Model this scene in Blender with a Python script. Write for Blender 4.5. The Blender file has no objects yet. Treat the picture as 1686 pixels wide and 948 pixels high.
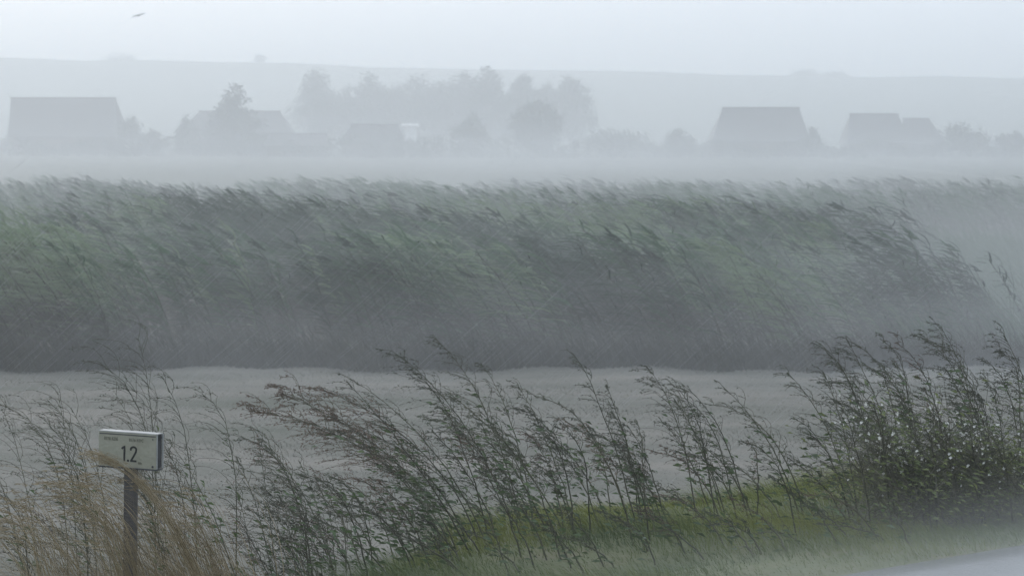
import bpy, math, random
import numpy as np
from mathutils import Vector

R = math.radians
scene = bpy.context.scene
COL = scene.collection

# ------------------------------------------------------------------ camera
CAM = Vector((0.0, 0.0, 4.2))
FPX = 3922.0                                   # focal length in pixels of the 1686 px wide photograph
PITCH = math.atan(224.0 / FPX)
cam_data = bpy.data.cameras.new("camera")
cam_data.sensor_width = 36.0
cam_data.lens = 36.0 * FPX / 1686.0
cam_data.clip_start = 0.1
cam_data.clip_end = 6000.0
cam_data.dof.use_dof = True
cam_data.dof.focus_distance = 11.0
cam_data.dof.aperture_fstop = 9.0
cam = bpy.data.objects.new("camera", cam_data)
cam.location = CAM
cam.rotation_euler = (math.pi / 2 - PITCH, 0, 0)
COL.objects.link(cam)
scene.camera = cam

# ------------------------------------------------------------------ sky and sun
SUN_EL, SUN_AZ = 26.0, -24.0                   # azimuth from the viewing direction, left is negative
world = bpy.data.worlds.new("World")
scene.world = world
world.use_nodes = True
wn = world.node_tree.nodes; wl = world.node_tree.links
wn.clear()
out = wn.new("ShaderNodeOutputWorld")
bg = wn.new("ShaderNodeBackground")
bg.inputs["Strength"].default_value = 0.1
sky = wn.new("ShaderNodeTexSky")
sky.sky_type = 'NISHITA'
sky.sun_disc = False
sky.sun_elevation = R(SUN_EL)
sky.sun_rotation = R(SUN_AZ)
sky.air_density = 1.0
sky.dust_density = 4.0
cloud = wn.new("ShaderNodeMixRGB")             # the closed rain cloud over the clear sky
cloud.inputs["Fac"].default_value = 0.86
cloud.inputs["Color2"].default_value = (9.95, 11.1, 12.7, 1)
wl.new(sky.outputs[0], cloud.inputs["Color1"])
wl.new(cloud.outputs[0], bg.inputs["Color"])
wl.new(bg.outputs[0], out.inputs["Surface"])

sun_data = bpy.data.lights.new("sun", 'SUN')
sun_data.energy = 1.0
sun_data.angle = R(25)
sun_data.color = (1.0, 0.97, 0.92)
sun = bpy.data.objects.new("sun", sun_data)
sd = Vector((math.sin(R(SUN_AZ)) * math.cos(R(SUN_EL)), math.cos(R(SUN_AZ)) * math.cos(R(SUN_EL)), math.sin(R(SUN_EL))))
sun.rotation_euler = sd.to_track_quat('Z', 'Y').to_euler()
sun.location = (0, 0, 60)
COL.objects.link(sun)

vs = scene.view_settings
vs.view_transform = 'Standard'
vs.look = 'None'
vs.exposure = 0.0
vs.gamma = 1.0
vs.use_curve_mapping = False
cy = scene.cycles
cy.max_bounces = 6
cy.diffuse_bounces = 3
cy.glossy_bounces = 2
cy.transmission_bounces = 2
cy.volume_bounces = 3
cy.transparent_max_bounces = 8
cy.caustics_reflective = False
cy.caustics_refractive = False
cy.use_denoising = True

# ------------------------------------------------------------------ helpers
rnd = random.Random(7)


def at(px, py, Y):
    """World point seen at photograph pixel (px, py) at distance Y along the view."""
    u = (px - 843.0) / FPX
    v = -(py - 474.0) / FPX
    dy = math.cos(PITCH) + v * math.sin(PITCH)
    dz = -math.sin(PITCH) + v * math.cos(PITCH)
    k = Y / dy
    return Vector((u * k, Y, CAM.z + dz * k))


P0 = at(1425, 948, 9.0)                         # a point of the road edge
ROAD_Z = 2.6
T = Vector((0.768, 0.640, 0)); N = Vector((-0.640, 0.768, 0))


def smooth(t):
    t = np.clip(t, 0.0, 1.0)
    return t * t * (3 - 2 * t)


def sdist(x, y):
    return (x - P0.x) * N.x + (y - P0.y) * N.y


def ridge(x):
    """Height of the far ridge."""
    px = np.asarray(x) / 650.0 * FPX + 843.0
    py = 99.0 + 0.0208 * px + 1.6 * np.sin(px * 0.011) + 1.0 * np.sin(px * 0.031 + 2.0)
    return CAM.z + (250.0 - np.clip(py, 80, 150)) / FPX * 650.0


def height(x, y):
    x = np.asarray(x, float); y = np.asarray(y, float)
    s = sdist(x, y)
    lf_ = smooth((-x - 0.2) / 0.9)                 # the bank falls away sooner on the left
    z = ROAD_Z - 0.24 * smooth(s / 2.4) - (ROAD_Z - 0.24) * smooth((s - 2.2 + 1.3 * lf_) / (8.8 - 2.6 * lf_))
    z = z + 0.03 * smooth((s - 0.3) / 1.0) * (np.sin(x * 2.3 + y * 1.1) + np.sin(y * 3.1 - x * 0.7))
    t = np.clip((y - 140.0) / 190.0, 0, 1)
    rise = 3.9 * t
    bump = 0.25 * np.sin(x * 0.021 + 1.0) * np.sin(y * 0.018) * smooth((y - 130) / 60)
    h = smooth((y - 330.0) / 320.0)
    hill = (ridge(x) - 3.9) * (0.35 * h + 0.65 * h ** 1.5)
    return np.where(s < 14, z, 0.0) + np.where(y > 0, rise + bump + hill, 0.0)


def H1(x, y):
    return float(height(x, y))


def node_mat(name, build):
    m = bpy.data.materials.new(name)
    m.use_nodes = True
    nt = m.node_tree
    b = nt.nodes["Principled BSDF"]
    build(nt, b)
    return m


def noise_ramp(nt, scale, stops, detail=4.0, rough=0.6, coord="Object", vec_scale=None):
    tc = nt.nodes.new("ShaderNodeTexCoord")
    src = tc.outputs[coord]
    if vec_scale:
        mp = nt.nodes.new("ShaderNodeMapping")
        mp.inputs["Scale"].default_value = vec_scale
        nt.links.new(src, mp.inputs["Vector"]); src = mp.outputs[0]
    n = nt.nodes.new("ShaderNodeTexNoise")
    n.inputs["Scale"].default_value = scale
    n.inputs["Detail"].default_value = detail
    n.inputs["Roughness"].default_value = rough
    nt.links.new(src, n.inputs["Vector"])
    r = nt.nodes.new("ShaderNodeValToRGB")
    el = r.color_ramp.elements
    while len(el) < len(stops):
        el.new(0.5)
    for e, (p, c) in zip(el, stops):
        e.position = p; e.color = (*c, 1)
    nt.links.new(n.outputs["Fac"], r.inputs["Fac"])
    return n, r


def simple(name, stops, scale, rough=0.7, spec=0.3, bump=0.0, bump_scale=None, detail=4.0, translucent=0.0, vec_scale=None, jitter=0.0):
    def build(nt, b):
        n, r = noise_ramp(nt, scale, stops, detail, vec_scale=vec_scale)
        col = r.outputs[0]
        if jitter:
            oi = nt.nodes.new("ShaderNodeObjectInfo")
            mr = nt.nodes.new("ShaderNodeMapRange")
            mr.inputs["To Min"].default_value = 1 - jitter; mr.inputs["To Max"].default_value = 1 + jitter
            nt.links.new(oi.outputs["Random"], mr.inputs["Value"])
            hs = nt.nodes.new("ShaderNodeHueSaturation")
            nt.links.new(mr.outputs[0], hs.inputs["Value"])
            nt.links.new(col, hs.inputs["Color"]); col = hs.outputs[0]
        nt.links.new(col, b.inputs["Base Color"])
        b.inputs["Roughness"].default_value = rough
        b.inputs["Specular IOR Level"].default_value = spec
        if bump:
            n2 = nt.nodes.new("ShaderNodeTexNoise")
            n2.inputs["Scale"].default_value = bump_scale or scale * 6
            n2.inputs["Detail"].default_value = 6
            tc = nt.nodes.new("ShaderNodeTexCoord")
            nt.links.new(tc.outputs["Object"], n2.inputs["Vector"])
            bp = nt.nodes.new("ShaderNodeBump")
            bp.inputs["Strength"].default_value = bump
            bp.inputs["Distance"].default_value = 0.02
            nt.links.new(n2.outputs["Fac"], bp.inputs["Height"])
            nt.links.new(bp.outputs[0], b.inputs["Normal"])
        if translucent:
            tr = nt.nodes.new("ShaderNodeBsdfTranslucent")
            nt.links.new(col, tr.inputs["Color"])
            mx = nt.nodes.new("ShaderNodeMixShader")
            mx.inputs[0].default_value = translucent
            nt.links.new(b.outputs[0], mx.inputs[1]); nt.links.new(tr.outputs[0], mx.inputs[2])
            nt.links.new(mx.outputs[0], nt.nodes["Material Output"].inputs["Surface"])
    return node_mat(name, build)


MAT = {}
MAT['road'] = simple('wet_asphalt', [(0.3, (0.20, 0.205, 0.21)), (0.7, (0.26, 0.265, 0.27))], 3.0, rough=0.12, spec=1.0, bump=0.15, bump_scale=90)
MAT['verge'] = simple('verge_soil', [(0.3, (0.06, 0.078, 0.03)), (0.55, (0.09, 0.105, 0.04)), (0.75, (0.12, 0.105, 0.06))], 2.2, rough=0.8, bump=0.6, bump_scale=30)
MAT['meadow'] = simple('rain_beaten_meadow', [(0.3, (0.085, 0.092, 0.072)), (0.5, (0.14, 0.138, 0.118)), (0.7, (0.20, 0.185, 0.16))], 0.35, rough=0.85, spec=0.15, bump=0.7, bump_scale=7, detail=8, vec_scale=(0.5, 1.4, 1))
MAT['field_soil'] = simple('reed_bed_soil', [(0.3, (0.05, 0.045, 0.035)), (0.7, (0.09, 0.085, 0.06))], 0.8, rough=0.8, bump=0.5, bump_scale=5)
MAT['far_field'] = simple('far_field', [(0.3, (0.04, 0.055, 0.03)), (0.5, (0.055, 0.068, 0.04)), (0.75, (0.08, 0.085, 0.055))], 0.012, rough=0.8, detail=6)
MAT['hill'] = simple('hill_land', [(0.3, (0.045, 0.065, 0.035)), (0.5, (0.07, 0.09, 0.05)), (0.72, (0.13, 0.13, 0.08))], 0.008, rough=0.85, detail=7)
MAT['track'] = simple('gravel_track', [(0.3, (0.42, 0.41, 0.38)), (0.7, (0.55, 0.54, 0.5))], 0.5, rough=0.6)
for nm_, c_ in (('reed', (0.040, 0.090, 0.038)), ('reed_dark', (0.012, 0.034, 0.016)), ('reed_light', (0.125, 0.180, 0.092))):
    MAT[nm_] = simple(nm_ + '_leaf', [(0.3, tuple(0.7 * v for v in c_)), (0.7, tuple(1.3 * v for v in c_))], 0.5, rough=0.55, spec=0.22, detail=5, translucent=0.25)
MAT['reed_dry'] = simple('reed_stalk', [(0.3, (0.032, 0.034, 0.024)), (0.7, (0.060, 0.060, 0.046))], 0.4, rough=0.7)
MAT['weed_stem'] = simple('weed_stem', [(0.3, (0.050, 0.052, 0.032)), (0.7, (0.095, 0.09, 0.056))], 9.0, rough=0.6, jitter=0.25)
MAT['weed_leaf'] = simple('weed_leaf', [(0.3, (0.050, 0.084, 0.034)), (0.55, (0.078, 0.118, 0.046)), (0.8, (0.13, 0.165, 0.055))], 5.0, rough=0.45, spec=0.5, translucent=0.2, jitter=0.25)
MAT['weed_seed'] = simple('weed_seed', [(0.3, (0.056, 0.064, 0.044)), (0.6, (0.086, 0.094, 0.064)), (0.85, (0.145, 0.13, 0.10))], 7.0, rough=0.65, jitter=0.3)
MAT['weed_russet'] = simple('weed_russet', [(0.3, (0.10, 0.070, 0.052)), (0.7, (0.19, 0.135, 0.105))], 7.0, rough=0.65, jitter=0.2)
MAT['straw'] = simple('dry_straw', [(0.3, (0.20, 0.155, 0.085)), (0.55, (0.29, 0.23, 0.135)), (0.8, (0.40, 0.33, 0.22))], 3.0, rough=0.6, jitter=0.1)
MAT['grass'] = simple('verge_grass', [(0.32, (0.060, 0.094, 0.042)), (0.46, (0.110, 0.142, 0.040)), (0.62, (0.21, 0.225, 0.040))], 0.55, rough=0.5, spec=0.4, translucent=0.25)
MAT['meadow_grass'] = simple('meadow_grass', [(0.3, (0.085, 0.095, 0.065)), (0.55, (0.14, 0.138, 0.11)), (0.8, (0.21, 0.19, 0.155))], 0.5, rough=0.6, detail=6)
MAT['bank_leaf'] = simple('bank_leaf', [(0.3, (0.10, 0.135, 0.058)), (0.55, (0.165, 0.195, 0.075)), (0.8, (0.26, 0.26, 0.09))], 3.0, rough=0.5, spec=0.3, translucent=0.25, jitter=0.2)
MAT['petal'] = simple('white_petal', [(0.3, (0.60, 0.60, 0.55)), (0.7, (0.74, 0.74, 0.70))], 12.0, rough=0.5, translucent=0.25)
MAT['crown'] = simple('tree_foliage', [(0.3, (0.028, 0.042, 0.02)), (0.7, (0.055, 0.075, 0.032))], 0.3, rough=0.6, jitter=0.2)
MAT['conifer'] = simple('conifer_foliage', [(0.3, (0.02, 0.034, 0.022)), (0.7, (0.035, 0.05, 0.03))], 0.4, rough=0.6)
MAT['bark'] = simple('bark', [(0.3, (0.05, 0.042, 0.034)), (0.7, (0.09, 0.075, 0.06))], 3.0, rough=0.85)
MAT['roof'] = simple('roof_tiles', [(0.3, (0.05, 0.048, 0.047)), (0.7, (0.072, 0.068, 0.065))], 0.7, rough=0.6, vec_scale=(1, 1, 6), jitter=0.15)
MAT['plaster'] = simple('plaster_wall', [(0.3, (0.11, 0.085, 0.07)), (0.7, (0.15, 0.12, 0.10))], 0.9, rough=0.8, jitter=0.15)
MAT['plaster_white'] = simple('white_wall', [(0.3, (0.76, 0.76, 0.74)), (0.7, (0.82, 0.82, 0.80))], 0.9, rough=0.7)
MAT['wood'] = simple('dark_timber', [(0.3, (0.05, 0.035, 0.025)), (0.7, (0.09, 0.065, 0.045))], 4.0, rough=0.7)
MAT['glass'] = simple('window_glass', [(0.3, (0.03, 0.035, 0.04)), (0.7, (0.05, 0.055, 0.06))], 1.0, rough=0.1, spec=0.6)
MAT['sign_face'] = simple('sign_face_paint', [(0.25, (0.255, 0.25, 0.20)), (0.5, (0.30, 0.30, 0.24)), (0.75, (0.34, 0.335, 0.275))], 14.0, rough=0.5, spec=0.4, bump=0.15, bump_scale=60, detail=8)
MAT['sign_side'] = simple('sign_side_metal', [(0.3, (0.035, 0.038, 0.042)), (0.7, (0.085, 0.088, 0.092))], 18.0, rough=0.75, spec=0.2, detail=7)
MAT['sign_edge'] = simple('sign_edge_metal', [(0.3, (0.20, 0.205, 0.205)), (0.7, (0.36, 0.37, 0.37))], 20.0, rough=0.55, spec=0.7)
MAT['black_paint'] = simple('black_lettering', [(0.3, (0.014, 0.014, 0.015)), (0.8, (0.035, 0.035, 0.035))], 60.0, rough=0.5)
MAT['faded_paint'] = simple('faded_lettering', [(0.35, (0.13, 0.13, 0.095)), (0.7, (0.20, 0.20, 0.155))], 120.0, rough=0.6)
MAT['post'] = simple('rusty_post', [(0.3, (0.060, 0.056, 0.054)), (0.55, (0.090, 0.082, 0.078)), (0.8, (0.125, 0.10, 0.086))], 16.0, rough=0.65, bump=0.3, bump_scale=80, detail=8, vec_scale=(1, 1, 0.35))
MAT['feather'] = simple('grey_feather', [(0.3, (0.10, 0.10, 0.10)), (0.7, (0.18, 0.18, 0.18))], 4.0, rough=0.7)
MAT['rain'] = simple('rain_water', [(0.3, (0.5, 0.52, 0.54)), (0.7, (0.62, 0.64, 0.66))], 3.0, rough=0.25, spec=0.8)


class MB:
    """Collects faces for one mesh object."""
    def __init__(self):
        self.v = []; self.f = []; self.mi = []

    def quad_strip(self, L, Rr, mi=0):
        b = len(self.v)
        for a, c in zip(L, Rr):
            self.v.append(tuple(a)); self.v.append(tuple(c))
        for i in range(len(L) - 1):
            self.f.append((b + 2 * i, b + 2 * i + 1, b + 2 * i + 3, b + 2 * i + 2)); self.mi.append(mi)

    def tube(self, path, radii, sides=4, mi=0):
        b = len(self.v)
        n = len(path)
        for i, p in enumerate(path):
            d = (path[min(i + 1, n - 1)] - path[max(i - 1, 0)])
            d = d.normalized() if d.length > 1e-9 else Vector((0, 0, 1))
            a = d.cross(Vector((0, 1, 0.13)))
            a = a.normalized() if a.length > 1e-6 else Vector((1, 0, 0))
            c = d.cross(a)
            for k in range(sides):
                t = 2 * math.pi * k / sides
                self.v.append(tuple(p + (a * math.cos(t) + c * math.sin(t)) * radii[i]))
        for i in range(n - 1):
            for k in range(sides):
                k2 = (k + 1) % sides
                self.f.append((b + i * sides + k, b + i * sides + k2, b + (i + 1) * sides + k2, b + (i + 1) * sides + k)); self.mi.append(mi)
        self.f.append(tuple(b + k for k in range(sides))[::-1]); self.mi.append(mi)
        self.f.append(tuple(b + (n - 1) * sides + k for k in range(sides))); self.mi.append(mi)

    def leaf(self, p, d, length, width, up, mi=0, fold=0.25):
        """A folded pointed leaf: two wings along a midrib."""
        d = d.normalized()
        s = d.cross(up)
        s = s.normalized() if s.length > 1e-6 else Vector((0, 1, 0))
        nn = s.cross(d)
        b = len(self.v)
        m = p + d * length * 0.42
        self.v += [tuple(p), tuple(m + s * width * 0.5 + nn * width * fold), tuple(p + d * length), tuple(m - s * width * 0.5 + nn * width * fold)]
        self.f += [(b, b + 1, b + 2), (b, b + 2, b + 3)]; self.mi += [mi, mi]

    def box(self, lo, hi, mi=0):
        b = len(self.v)
        x0, y0, z0 = lo; x1, y1, z1 = hi
        self.v += [(x0, y0, z0), (x1, y0, z0), (x1, y1, z0), (x0, y1, z0), (x0, y0, z1), (x1, y0, z1), (x1, y1, z1), (x0, y1, z1)]
        for q in ((3, 2, 1, 0), (4, 5, 6, 7), (0, 1, 5, 4), (1, 2, 6, 5), (2, 3, 7, 6), (3, 0, 4, 7)):
            self.f.append(tuple(b + i for i in q)); self.mi.append(mi)

    def poly(self, pts, faces, mi=0):
        b = len(self.v)
        self.v += [tuple(p) for p in pts]
        for q in faces:
            self.f.append(tuple(b + i for i in q)); self.mi.append(mi)

    def build(self, name, mats, parent=None, smooth_shade=False):
        me = bpy.data.meshes.new(name)
        me.from_pydata(self.v, [], self.f)
        mats = mats if isinstance(mats, (list, tuple)) else [mats]
        for m in mats:
            me.materials.append(MAT[m])
        if len(mats) > 1:
            me.polygons.foreach_set("material_index", self.mi)
        if smooth_shade:
            me.polygons.foreach_set("use_smooth", [True] * len(me.polygons))
        me.update()
        o = bpy.data.objects.new(name, me)
        COL.objects.link(o)
        o.parent = parent
        return o


def tag(o, label=None, cat=None, group=None, kind=None):
    if label: o["label"] = label
    if cat: o["category"] = cat
    if group: o["group"] = group
    if kind: o["kind"] = kind
    return o


def empty(name, loc, rz=0.0):
    o = bpy.data.objects.new(name, None)
    o.location = loc
    o.rotation_euler = (0, 0, rz)
    o.empty_display_size = 0.2
    COL.objects.link(o)
    return o


def raw_mesh(name, verts, faces, mats, mi=None, kind=None):
    """Large mesh from numpy arrays; faces (n, 3) or (n, 4)."""
    me = bpy.data.meshes.new(name)
    n, k = faces.shape
    me.vertices.add(len(verts)); me.vertices.foreach_set("co", verts.astype(np.float32).ravel())
    me.loops.add(n * k); me.loops.foreach_set("vertex_index", faces.astype(np.int32).ravel())
    me.polygons.add(n)
    me.polygons.foreach_set("loop_start", (np.arange(n) * k).astype(np.int32))
    for m in mats:
        me.materials.append(MAT[m])
    if mi is not None:
        me.polygons.foreach_set("material_index", mi.astype(np.int32))
    me.update(calc_edges=True)
    me.validate()
    o = bpy.data.objects.new(name, me)
    COL.objects.link(o)
    if kind: o["kind"] = kind
    return o


# ------------------------------------------------------------------ the ground
def sheet(name, xs, ys, mat_of, mats, kind='structure', lift=0.0):
    X, Y = np.meshgrid(xs, ys)
    Z = height(X, Y) + lift
    verts = np.stack([X, Y, Z], -1).reshape(-1, 3)
    nx, ny = len(xs), len(ys)
    i = np.arange(ny - 1)[:, None] * nx + np.arange(nx - 1)[None, :]
    faces = np.stack([i, i + 1, i + nx + 1, i + nx], -1).reshape(-1, 4)
    c = verts[faces].mean(1)
    mi = mat_of(c[:, 0], c[:, 1])
    o = raw_mesh(name, verts, faces, mats, mi)
    o.data.polygons.foreach_set("use_smooth", [True] * len(o.data.polygons))
    o["kind"] = kind
    return o


def ground_mat(x, y):
    s = sdist(x, y)
    m = np.full(x.shape, 3)
    m = np.where(y < 139, 2, m)
    m = np.where(y < 46.5 + 0.6 * np.sin(x * 0.8), 1, m)
    m = np.where((s < 11.5) & (y < 80), 0, m)
    return m


xs = np.concatenate([np.linspace(-1500, -40, 40), np.linspace(-36, 36, 145), np.linspace(40, 1500, 40)])
ys = np.concatenate([np.linspace(-190, -12, 12), np.linspace(-8, 52, 150), np.linspace(54, 140, 50), np.linspace(144, 340, 40)])
ground = sheet("ground", xs, ys, ground_mat, ['verge', 'meadow', 'field_soil', 'far_field'])
xs2 = np.linspace(-1500, 1500, 161)
ys2 = np.concatenate([np.linspace(340, 660, 50), np.linspace(690, 1900, 20)])
hill = sheet("hill", xs2, ys2, lambda x, y: np.zeros(x.shape, int), ['hill'])

# road: a wet sheet with rounded edge, laid over the embankment
mb = MB()
ts = np.linspace(-90, 90, 181)
prof = [(-6.6, 0.004), (-6.45, 0.03), (-3.2, 0.075), (-0.25, 0.03), (-0.06, 0.022), (0.02, -0.02)]
ring = []
for t in ts:
    wob = 0.02 * math.sin(t * 2.1) + 0.015 * math.sin(t * 5.3)
    ring.append([Vector((P0.x, P0.y, ROAD_Z + dz)) + T * t + N * (s + (wob if s > -0.4 else 0)) for s, dz in prof])
for a, b in zip(ring[:-1], ring[1:]):
    pass
base = len(mb.v)
for rr in ring:
    for p in rr: mb.v.append(tuple(p))
k = len(prof)
for i in range(len(ring) - 1):
    for j in range(k - 1):
        mb.f.append((base + i * k + j, base + (i + 1) * k + j, base + (i + 1) * k + j + 1, base + i * k + j + 1)); mb.mi.append(0)
road = mb.build("road", 'road', smooth_shade=True)
road["kind"] = "structure"

# pale farm track on the far fields
mb = MB()
L_, R_ = [], []
for i in range(25):
    t = i / 24
    px = 1330 + 330 * t
    Yd = 318 - 96 * t ** 0.8
    x = (px - 843) / FPX * Yd
    for lst, dy in ((L_, 2.6), (R_, -2.6)):
        lst.append(Vector((x, Yd + dy, H1(x, Yd + dy) + 0.06)))
mb.quad_strip(L_, R_)
track = mb.build("farm_track", 'track')
track["kind"] = "structure"

# ------------------------------------------------------------------ haze of falling rain
hz = MB()
hz.box((-1450, -185, -1.0), (1450, 1850, 37.0))
me = bpy.data.meshes.new("haze"); me.from_pydata(hz.v, [], hz.f)
hm = bpy.data.materials.new("rain_haze"); hm.use_nodes = True
hm.node_tree.nodes.clear()
ho = hm.node_tree.nodes.new("ShaderNodeOutputMaterial")
hv = hm.node_tree.nodes.new("ShaderNodeVolumePrincipled")
hv.inputs["Color"].default_value = (0.94, 0.97, 0.998, 1)
hv.inputs["Density"].default_value = 0.0023
hv.inputs["Anisotropy"].default_value = 0.5
hm.node_tree.links.new(hv.outputs[0], ho.inputs["Volume"])
me.materials.append(hm)
haze = bpy.data.objects.new("haze", me); COL.objects.link(haze)
haze["kind"] = "stuff"
haze["label"] = "pale grey haze of driving rain over the fields"


def mist(name, label, centre, radii, rz, density, nscale=2.0, vary=0.75):
    """A soft bank of spray: thick in the middle, thinning unevenly to its rim."""
    mb = MB()
    nu, nv = 40, 18
    for j in range(nv + 1):
        th = math.pi * j / nv
        for i in range(nu):
            a = 2 * math.pi * i / nu
            mb.v.append((math.sin(th) * math.cos(a), math.sin(th) * math.sin(a), math.cos(th)))
    for j in range(nv):
        for i in range(nu):
            i2 = (i + 1) % nu
            mb.f.append((j * nu + i, (j + 1) * nu + i, (j + 1) * nu + i2, j * nu + i2))
    m_ = bpy.data.meshes.new(name); m_.from_pydata(mb.v, [], mb.f); m_.validate()
    mt = bpy.data.materials.new(name + '_air'); mt.use_nodes = True
    nt = mt.node_tree; nt.nodes.clear()
    o_ = nt.nodes.new("ShaderNodeOutputMaterial"); v_ = nt.nodes.new("ShaderNodeVolumePrincipled")
    v_.inputs["Color"].default_value = (0.94, 0.97, 0.998, 1)
    v_.inputs["Anisotropy"].default_value = 0.3
    v_.inputs["Density Attribute"].default_value = ""
    tc = nt.nodes.new("ShaderNodeTexCoord")
    ln = nt.nodes.new("ShaderNodeVectorMath"); ln.operation = 'LENGTH'
    nt.links.new(tc.outputs["Object"], ln.inputs[0])
    mr = nt.nodes.new("ShaderNodeMapRange"); mr.interpolation_type = 'SMOOTHERSTEP'
    mr.inputs["From Min"].default_value = 1.0; mr.inputs["From Max"].default_value = 0.1
    nt.links.new(ln.outputs["Value"], mr.inputs["Value"])
    nz = nt.nodes.new("ShaderNodeTexNoise"); nz.inputs["Scale"].default_value = nscale; nz.inputs["Detail"].default_value = 2.0
    mp = nt.nodes.new("ShaderNodeMapping"); mp.inputs["Scale"].default_value = (radii[0] / max(radii), radii[1] / max(radii), 0.35)
    nt.links.new(tc.outputs["Object"], mp.inputs["Vector"]); nt.links.new(mp.outputs[0], nz.inputs["Vector"])
    m2 = nt.nodes.new("ShaderNodeMapRange")
    m2.inputs["From Min"].default_value = 0.3; m2.inputs["From Max"].default_value = 0.7
    m2.inputs["To Min"].default_value = (1 - vary) * density; m2.inputs["To Max"].default_value = (1 + vary) * density
    nt.links.new(nz.outputs["Fac"], m2.inputs["Value"])
    ml = nt.nodes.new("ShaderNodeMath"); ml.operation = 'MULTIPLY'
    nt.links.new(mr.outputs[0], ml.inputs[0]); nt.links.new(m2.outputs[0], ml.inputs[1])
    nt.links.new(ml.outputs[0], v_.inputs["Density"])
    nt.links.new(v_.outputs[0], o_.inputs["Volume"])
    m_.materials.append(mt)
    o = bpy.data.objects.new(name, m_); COL.objects.link(o)
    o.location = centre; o.rotation_euler = (0, 0, rz); o.scale = radii
    tag(o, label, None, None, 'stuff')
    return o


mist("rain_curtain", "broad pale curtain of rain over the village and the hill", (0, 420, 6), (800, 320, 34), 0.0, 0.0036, 1.0, 0.12)
mist("rain_mist", "pale drifting rain mist over the right end of the reed bed", (14.5, 54, 0.8), (13, 24, 4.4), R(-10), 0.019)
mist("splash_mist", "low splash mist along the foot of the reed bed", (9, 45.0, 0.0), (30, 8, 2.5), 0.0, 0.034, 5.0)
mist("rain_veil", "uneven veils of blown rain in front of the reed bed", (2, 48.5, 1.7), (30, 9, 2.4), 0.0, 0.013, 9.0, 0.95)
mist("bed_mist", "thin rain mist drifting over the rear of the reed bed", (-4, 112, 2.4), (70, 42, 4.5), 0.0, 0.008, 6.0)
mist("village_mist", "pale mist lying over the fields in front of the hazy farmhouses", (0, 280, 1.5), (170, 75, 10.0), 0.0, 0.0045, 4.0)
rp = P0 + T * 3.0 - N * 1.9
mist("road_spray", "low spray thrown up from the wet road", (rp.x, rp.y, ROAD_Z), (10, 3.6, 0.46), math.atan2(T.y, T.x), 0.27, 6.0)

# ------------------------------------------------------------------ distant buildings
def house(label, px0, px1, ridge0, ridge1, y_ridge, y_eave, Y, depth=9.0, rz=0.0, windows=3, step=None, wall='plaster', name='farmhouse', cat='house', door=True, chimney=None, roof='roof'):
    """A house whose eaves run from px0 to px1 and whose ridge runs from ridge0 to ridge1."""
    sc = Y / FPX
    cx = (px0 + px1) / 2
    base = Vector(((cx - 843) * sc, Y, 0)); base.z = H1(base.x, Y) - 0.15
    root = tag(empty(name, base, rz), label, cat)
    ze = at(cx, y_eave, Y - depth / 2).z - base.z
    zr = at(cx, y_ridge, Y).z - base.z
    xe0, xe1 = (px0 - cx) * sc, (px1 - cx) * sc
    xr0, xr1 = (ridge0 - cx) * sc, (ridge1 - cx) * sc
    d = depth / 2
    ov = 0.45
    w = MB(); w.box((xe0 + ov, -d + ov, 0), (xe1 - ov, d - ov, ze + 0.05)); w.build('wall', wall, root)
    r = MB()
    th = 0.22
    pts = [(xe0, -d, ze), (xe1, -d, ze), (xe1, d, ze), (xe0, d, ze), (xe0, -d, ze + th), (xe1, -d, ze + th), (xe1, d, ze + th), (xe0, d, ze + th), (xr0, -0.12, zr), (xr1, -0.12, zr), (xr1, 0.12, zr), (xr0, 0.12, zr)]
    r.poly(pts, [(3, 2, 1, 0), (0, 1, 5, 4), (1, 2, 6, 5), (2, 3, 7, 6), (3, 0, 4, 7), (4, 5, 9, 8), (5, 6, 10, 9), (6, 7, 11, 10), (7, 4, 8, 11), (8, 9, 10, 11)])
    ro = r.build('roof', roof, root)
    c = MB(); c.box((xr0 - 0.15, -0.2, zr - 0.06), (xr1 + 0.15, 0.2, zr + 0.14)); c.build('ridge_cap', roof, ro)
    if chimney is not None:
        c = MB(); xx = (chimney - cx) * sc; c.box((xx - 0.35, 0.3, zr - 1.2), (xx + 0.35, 0.95, zr + 0.45)); c.build('chimney', 'plaster', ro)
    if ze > 1.9:
        n = windows + (1 if door else 0)
        for i in range(n):
            x = xe0 + ov + (xe1 - xe0 - 2 * ov) * (i + 0.5) / n
            if door and i == n // 2:
                q = MB(); q.box((x - 0.5, -d + ov - 0.05, 0.1), (x + 0.5, -d + ov - 0.003, min(2.1, ze - 0.05))); q.build('door', 'wood', root)
            else:
                q = MB(); q.box((x - 0.55, -d + ov - 0.05, 0.85), (x + 0.55, -d + ov - 0.003, min(1.95, ze - 0.1))); wo = q.build('window', 'wood', root)
                q = MB(); q.box((x - 0.46, -d + ov - 0.07, 0.93), (x + 0.46, -d + ov - 0.052, min(1.87, ze - 0.18))); q.build('pane', 'glass', wo)
    return root


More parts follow.
